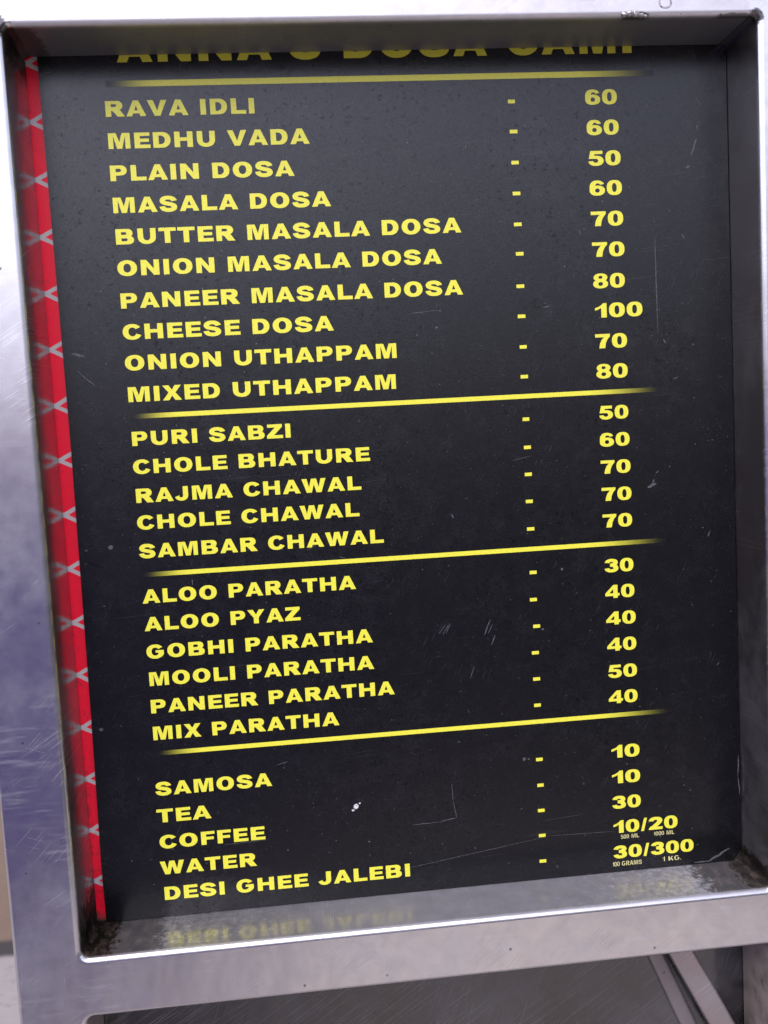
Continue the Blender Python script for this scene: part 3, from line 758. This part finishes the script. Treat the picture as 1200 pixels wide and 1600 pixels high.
UNITS = [["500 ML", 361.7, 375.07, 534.33, 2.8], ["1000 ML", 385.27, 400.58, 534.37, 2.8], ["100 GRAMS", 355.09, 376.33, 553.87, 3.12], ["1 KG.", 391.23, 404.74, 553.53, 3.2]]
SCRATCHES = [[428.76, 34.79, 431.69, 40.16, 1.45], [428.77, 51.95, 429.12, 55.65, 1.04], [428.12, 60.55, 424.34, 71.55, 1.66], [423.3, 78.11, 420.19, 79.68, 1.45], [416.89, 122.29, 418.57, 125.27, 0.83], [376.13, 39.72, 375.6, 42.95, 1.24], [397.92, 124.13, 398.35, 186.31, 0.66], [402.22, 190.72, 403.47, 193.75, 0.83], [408.16, 217.43, 411.76, 216.32, 0.62], [15.2, 182.54, 23.36, 184.53, 2.07], [17.55, 192.7, 20.45, 196.06, 0.62], [20.45, 196.06, 28.6, 203.73, 0.66], [53.5, 15.52, 51.74, 18.17, 0.62], [240.73, 379.41, 245.37, 373.62, 0.5], [243.32, 380.04, 248.0, 373.38, 0.62], [245.51, 379.77, 248.89, 373.01, 0.5], [271.65, 382.6, 276.06, 372.38, 0.83], [274.32, 381.92, 277.22, 375.98, 0.62], [276.16, 389.99, 279.12, 382.72, 0.62], [260.66, 411.78, 263.65, 404.05, 0.5], [388.25, 289.75, 394.61, 287.08, 2.07], [391.46, 287.33, 393.35, 283.95, 1.04], [393.9, 280.51, 396.64, 278.49, 0.62], [429.79, 325.69, 431.7, 321.84, 0.91], [252.82, 299.19, 254.4, 302.29, 0.83], [295.74, 19.15, 295.99, 23.14, 0.83], [321.35, 20.85, 321.63, 24.46, 0.83], [329.47, 18.61, 329.74, 22.62, 0.83], [347.72, 18.97, 347.8, 28.61, 0.54], [214.17, 26.2, 216.75, 23.89, 1.04], [245.28, 21.31, 249.73, 23.38, 0.66], [32.26, 33.5, 35.36, 33.57, 1.66], [28.89, 27.28, 31.3, 26.18, 0.83], [122.13, 13.4, 121.63, 14.94, 0.62], [236.18, 509.65, 246.9, 508.4, 0.83], [244.49, 484.18, 244.8, 496.41, 0.54], [244.8, 496.41, 246.9, 508.4, 0.54], [216.25, 510.48, 236.16, 510.11, 0.5], [315.39, 548.99, 316.23, 550.92, 0.83], [194.73, 542.9, 311.66, 527.38, 0.37], [311.66, 527.38, 357.29, 528.53, 0.37], [448.51, 481.81, 447.71, 497.97, 0.91], [447.71, 497.97, 449.72, 514.45, 0.91], [423.86, 557.43, 440.53, 548.72, 1.87], [414.49, 556.97, 425.29, 556.63, 1.24], [156.97, 31.64, 157.13, 35.56, 0.62], [346.76, 117.38, 347.54, 119.89, 0.62], [273.77, 60.63, 273.22, 63.43, 0.62], [263.05, 39.56, 264.25, 40.79, 1.04], [176.69, 322.95, 180.87, 324.09, 0.5], [134.51, 458.71, 125.85, 460.59, 0.5], [434.11, 416.49, 436.02, 413.91, 0.62], [231.65, 166.55, 252.83, 164.97, 0.33], [325.54, 165.52, 320.31, 166.56, 0.83], [79.93, 331.25, 80.05, 335.49, 0.62], [88.41, 512.11, 118.35, 511.44, 0.33], [155.89, 317.31, 162.86, 313.51, 0.37], [295.47, 266.2, 308.66, 263.53, 0.33]]
CHIPS = [[178.59, 493.87, 2.28], [176.28, 496.34, 1.24], [180.88, 491.84, 1.04], [326.78, 341.3, 1.37], [311.91, 381.64, 1.33], [251.95, 165.76, 0.91], [248.89, 176.37, 0.91], [194.6, 61.34, 0.91], [19.13, 37.81, 1.66], [295.4, 471.11, 1.66], [298.53, 471.38, 1.24], [378.34, 441.04, 0.5], [381.85, 524.38, 0.66], [417.15, 544.09, 0.62], [356.18, 562.85, 0.5], [130.72, 519.82, 0.83], [185.91, 519.33, 0.83], [158.58, 524.35, 0.66], [250.72, 455.06, 0.83], [336.57, 492.53, 0.83], [292.16, 506.27, 0.83], [14.37, 426.5, 1.66], [29.79, 306.87, 2.49], [14.35, 307.94, 1.04], [125.3, 402.33, 0.5], [290.67, 359.83, 0.5], [345.53, 377.92, 0.5], [190.9, 296.6, 0.5], [434.5, 259.77, 0.66], [431.33, 260.03, 0.58], [441.0, 252.3, 0.66], [445.4, 258.19, 0.58], [440.13, 250.96, 0.5], [404.04, 237.82, 0.58], [426.3, 319.28, 0.83], [253.68, 420.09, 0.5], [205.66, 436.09, 0.46], [207.39, 436.23, 0.46]]

board_face()

INK = 44.2 - 0.10            # printed film sits a tenth of a millimetre proud of the board
TESS = {}


def glyph(ch):
    if ch not in TESS:
        w, loops = GLYPHS[ch]
        ls = [[Vector((l[i] / 10, l[i + 1] / 10, 0)) for i in range(0, len(l), 2)] for l in loops]
        flat = [v for l in ls for v in l]
        # drop the closing duplicate point of each loop
        ls = [l[:-1] if (l[0] - l[-1]).length < 1e-4 else l for l in ls]
        flat = [v for l in ls for v in l]
        TESS[ch] = (w, flat, [tuple(t) for t in tessellate_polygon(ls)])
    return TESS[ch]


SB = {}
for _ch, _c in dict(A='oo', B='sr', C='ro', D='sr', E='so', F='so', G='rs', H='ss', I='ss', J='os', K='so', L='so', M='ss',
                    N='ss', O='rr', P='sr', R='so', S='rr', T='oo', U='ss', V='oo', W='oo', X='oo', Y='oo', Z='oo').items():
    SB[_ch] = tuple({'s': 14.0, 'r': 11.0, 'o': 5.0}[q] for q in _c)
SB["'"] = (8.0, 8.0)
SB['.'] = (10.0, 10.0)


def lettering(name, text, x0, x1, base, cap, mat, face='', space=62.0):
    """one printed run of text, fitted between x0 and x1 on its baseline"""
    pos, pen_x = [], 0.0
    for i, ch in enumerate(text):
        if ch == ' ':
            pen_x += space
            continue
        l, r = SB.get(ch, (5.5, 5.5) if ch != '1' else (7.0, 8.0))
        if i:
            pen_x += l
        pos.append((ch, pen_x))
        pen_x += glyph(face + ch)[0]
        end = pen_x
        pen_x += r
    sx = (x1 - x0) / end
    sy = cap / 100.0
    V, F = [], []
    for ch, px in pos:
        w, flat, tris = glyph(face + ch)
        n = len(V)
        V += [W(x0 + (px + v.x) * sx, base - v.y * sy, INK) for v in flat]
        for t in tris:
            a, b, c = (flat[i] for i in t)
            s = (b.x - a.x) * (c.y - a.y) - (b.y - a.y) * (c.x - a.x)
            t = t if s > 0 else t[::-1]
            F.append(tuple(i + n for i in t))
    return link_mesh(name, V, F, mat, board)


def clip_top(o, y):
    bm = bmesh.new()
    bm.from_mesh(o.data)
    bmesh.ops.bisect_plane(bm, geom=bm.verts[:] + bm.edges[:] + bm.faces[:], dist=1e-7,
                           plane_co=W(0, y, 0) - BOARD, plane_no=Vector((0, 0, 1)), clear_outer=True)
    bm.to_mesh(o.data)
    bm.free()


for i, (nm, x0, x1, yb, pr, p0, p1, pb, d0, d1, dc) in enumerate(ITEMS):
    cap = 9.5 if i < 10 else 9.1
    lettering("dish_name", nm, x0, x1, yb, cap, M_yellow)
    lettering("price", pr, p0, p1, pb - 0.12, 9.4 if i < 10 else 9.0, M_yellow)
    link_mesh("dash", [W(d0, dc + 1.15, INK), W(d1, dc + 1.15, INK), W(d1, dc - 1.15, INK), W(d0, dc - 1.15, INK)],
              [(0, 1, 2, 3)], M_yellow, board)
head = lettering("heading", "ANNA'S DOSA CAMP", 56.8, 398.0, 5.5, 18.0, M_yellow)
for yc, th in ((18.3, 3.7), (223.9, 3.0), (326.3, 3.0), (445.6, 3.0)):
    N = 24
    v, f = [], []
    for k in range(N + 1):
        xx = 49 + (400 - 49) * k / N
        v += [W(xx, yc + th / 2, INK), W(xx, yc - th / 2, INK)]
        if k:
            f.append((2 * k - 2, 2 * k, 2 * k + 1, 2 * k - 1))
    link_mesh("divider_line", v, f, M_line, board)
for s, x0, x1, yb, h in UNITS:
    lettering("unit_note", s, x0, x1, yb, h, M_note, '_')
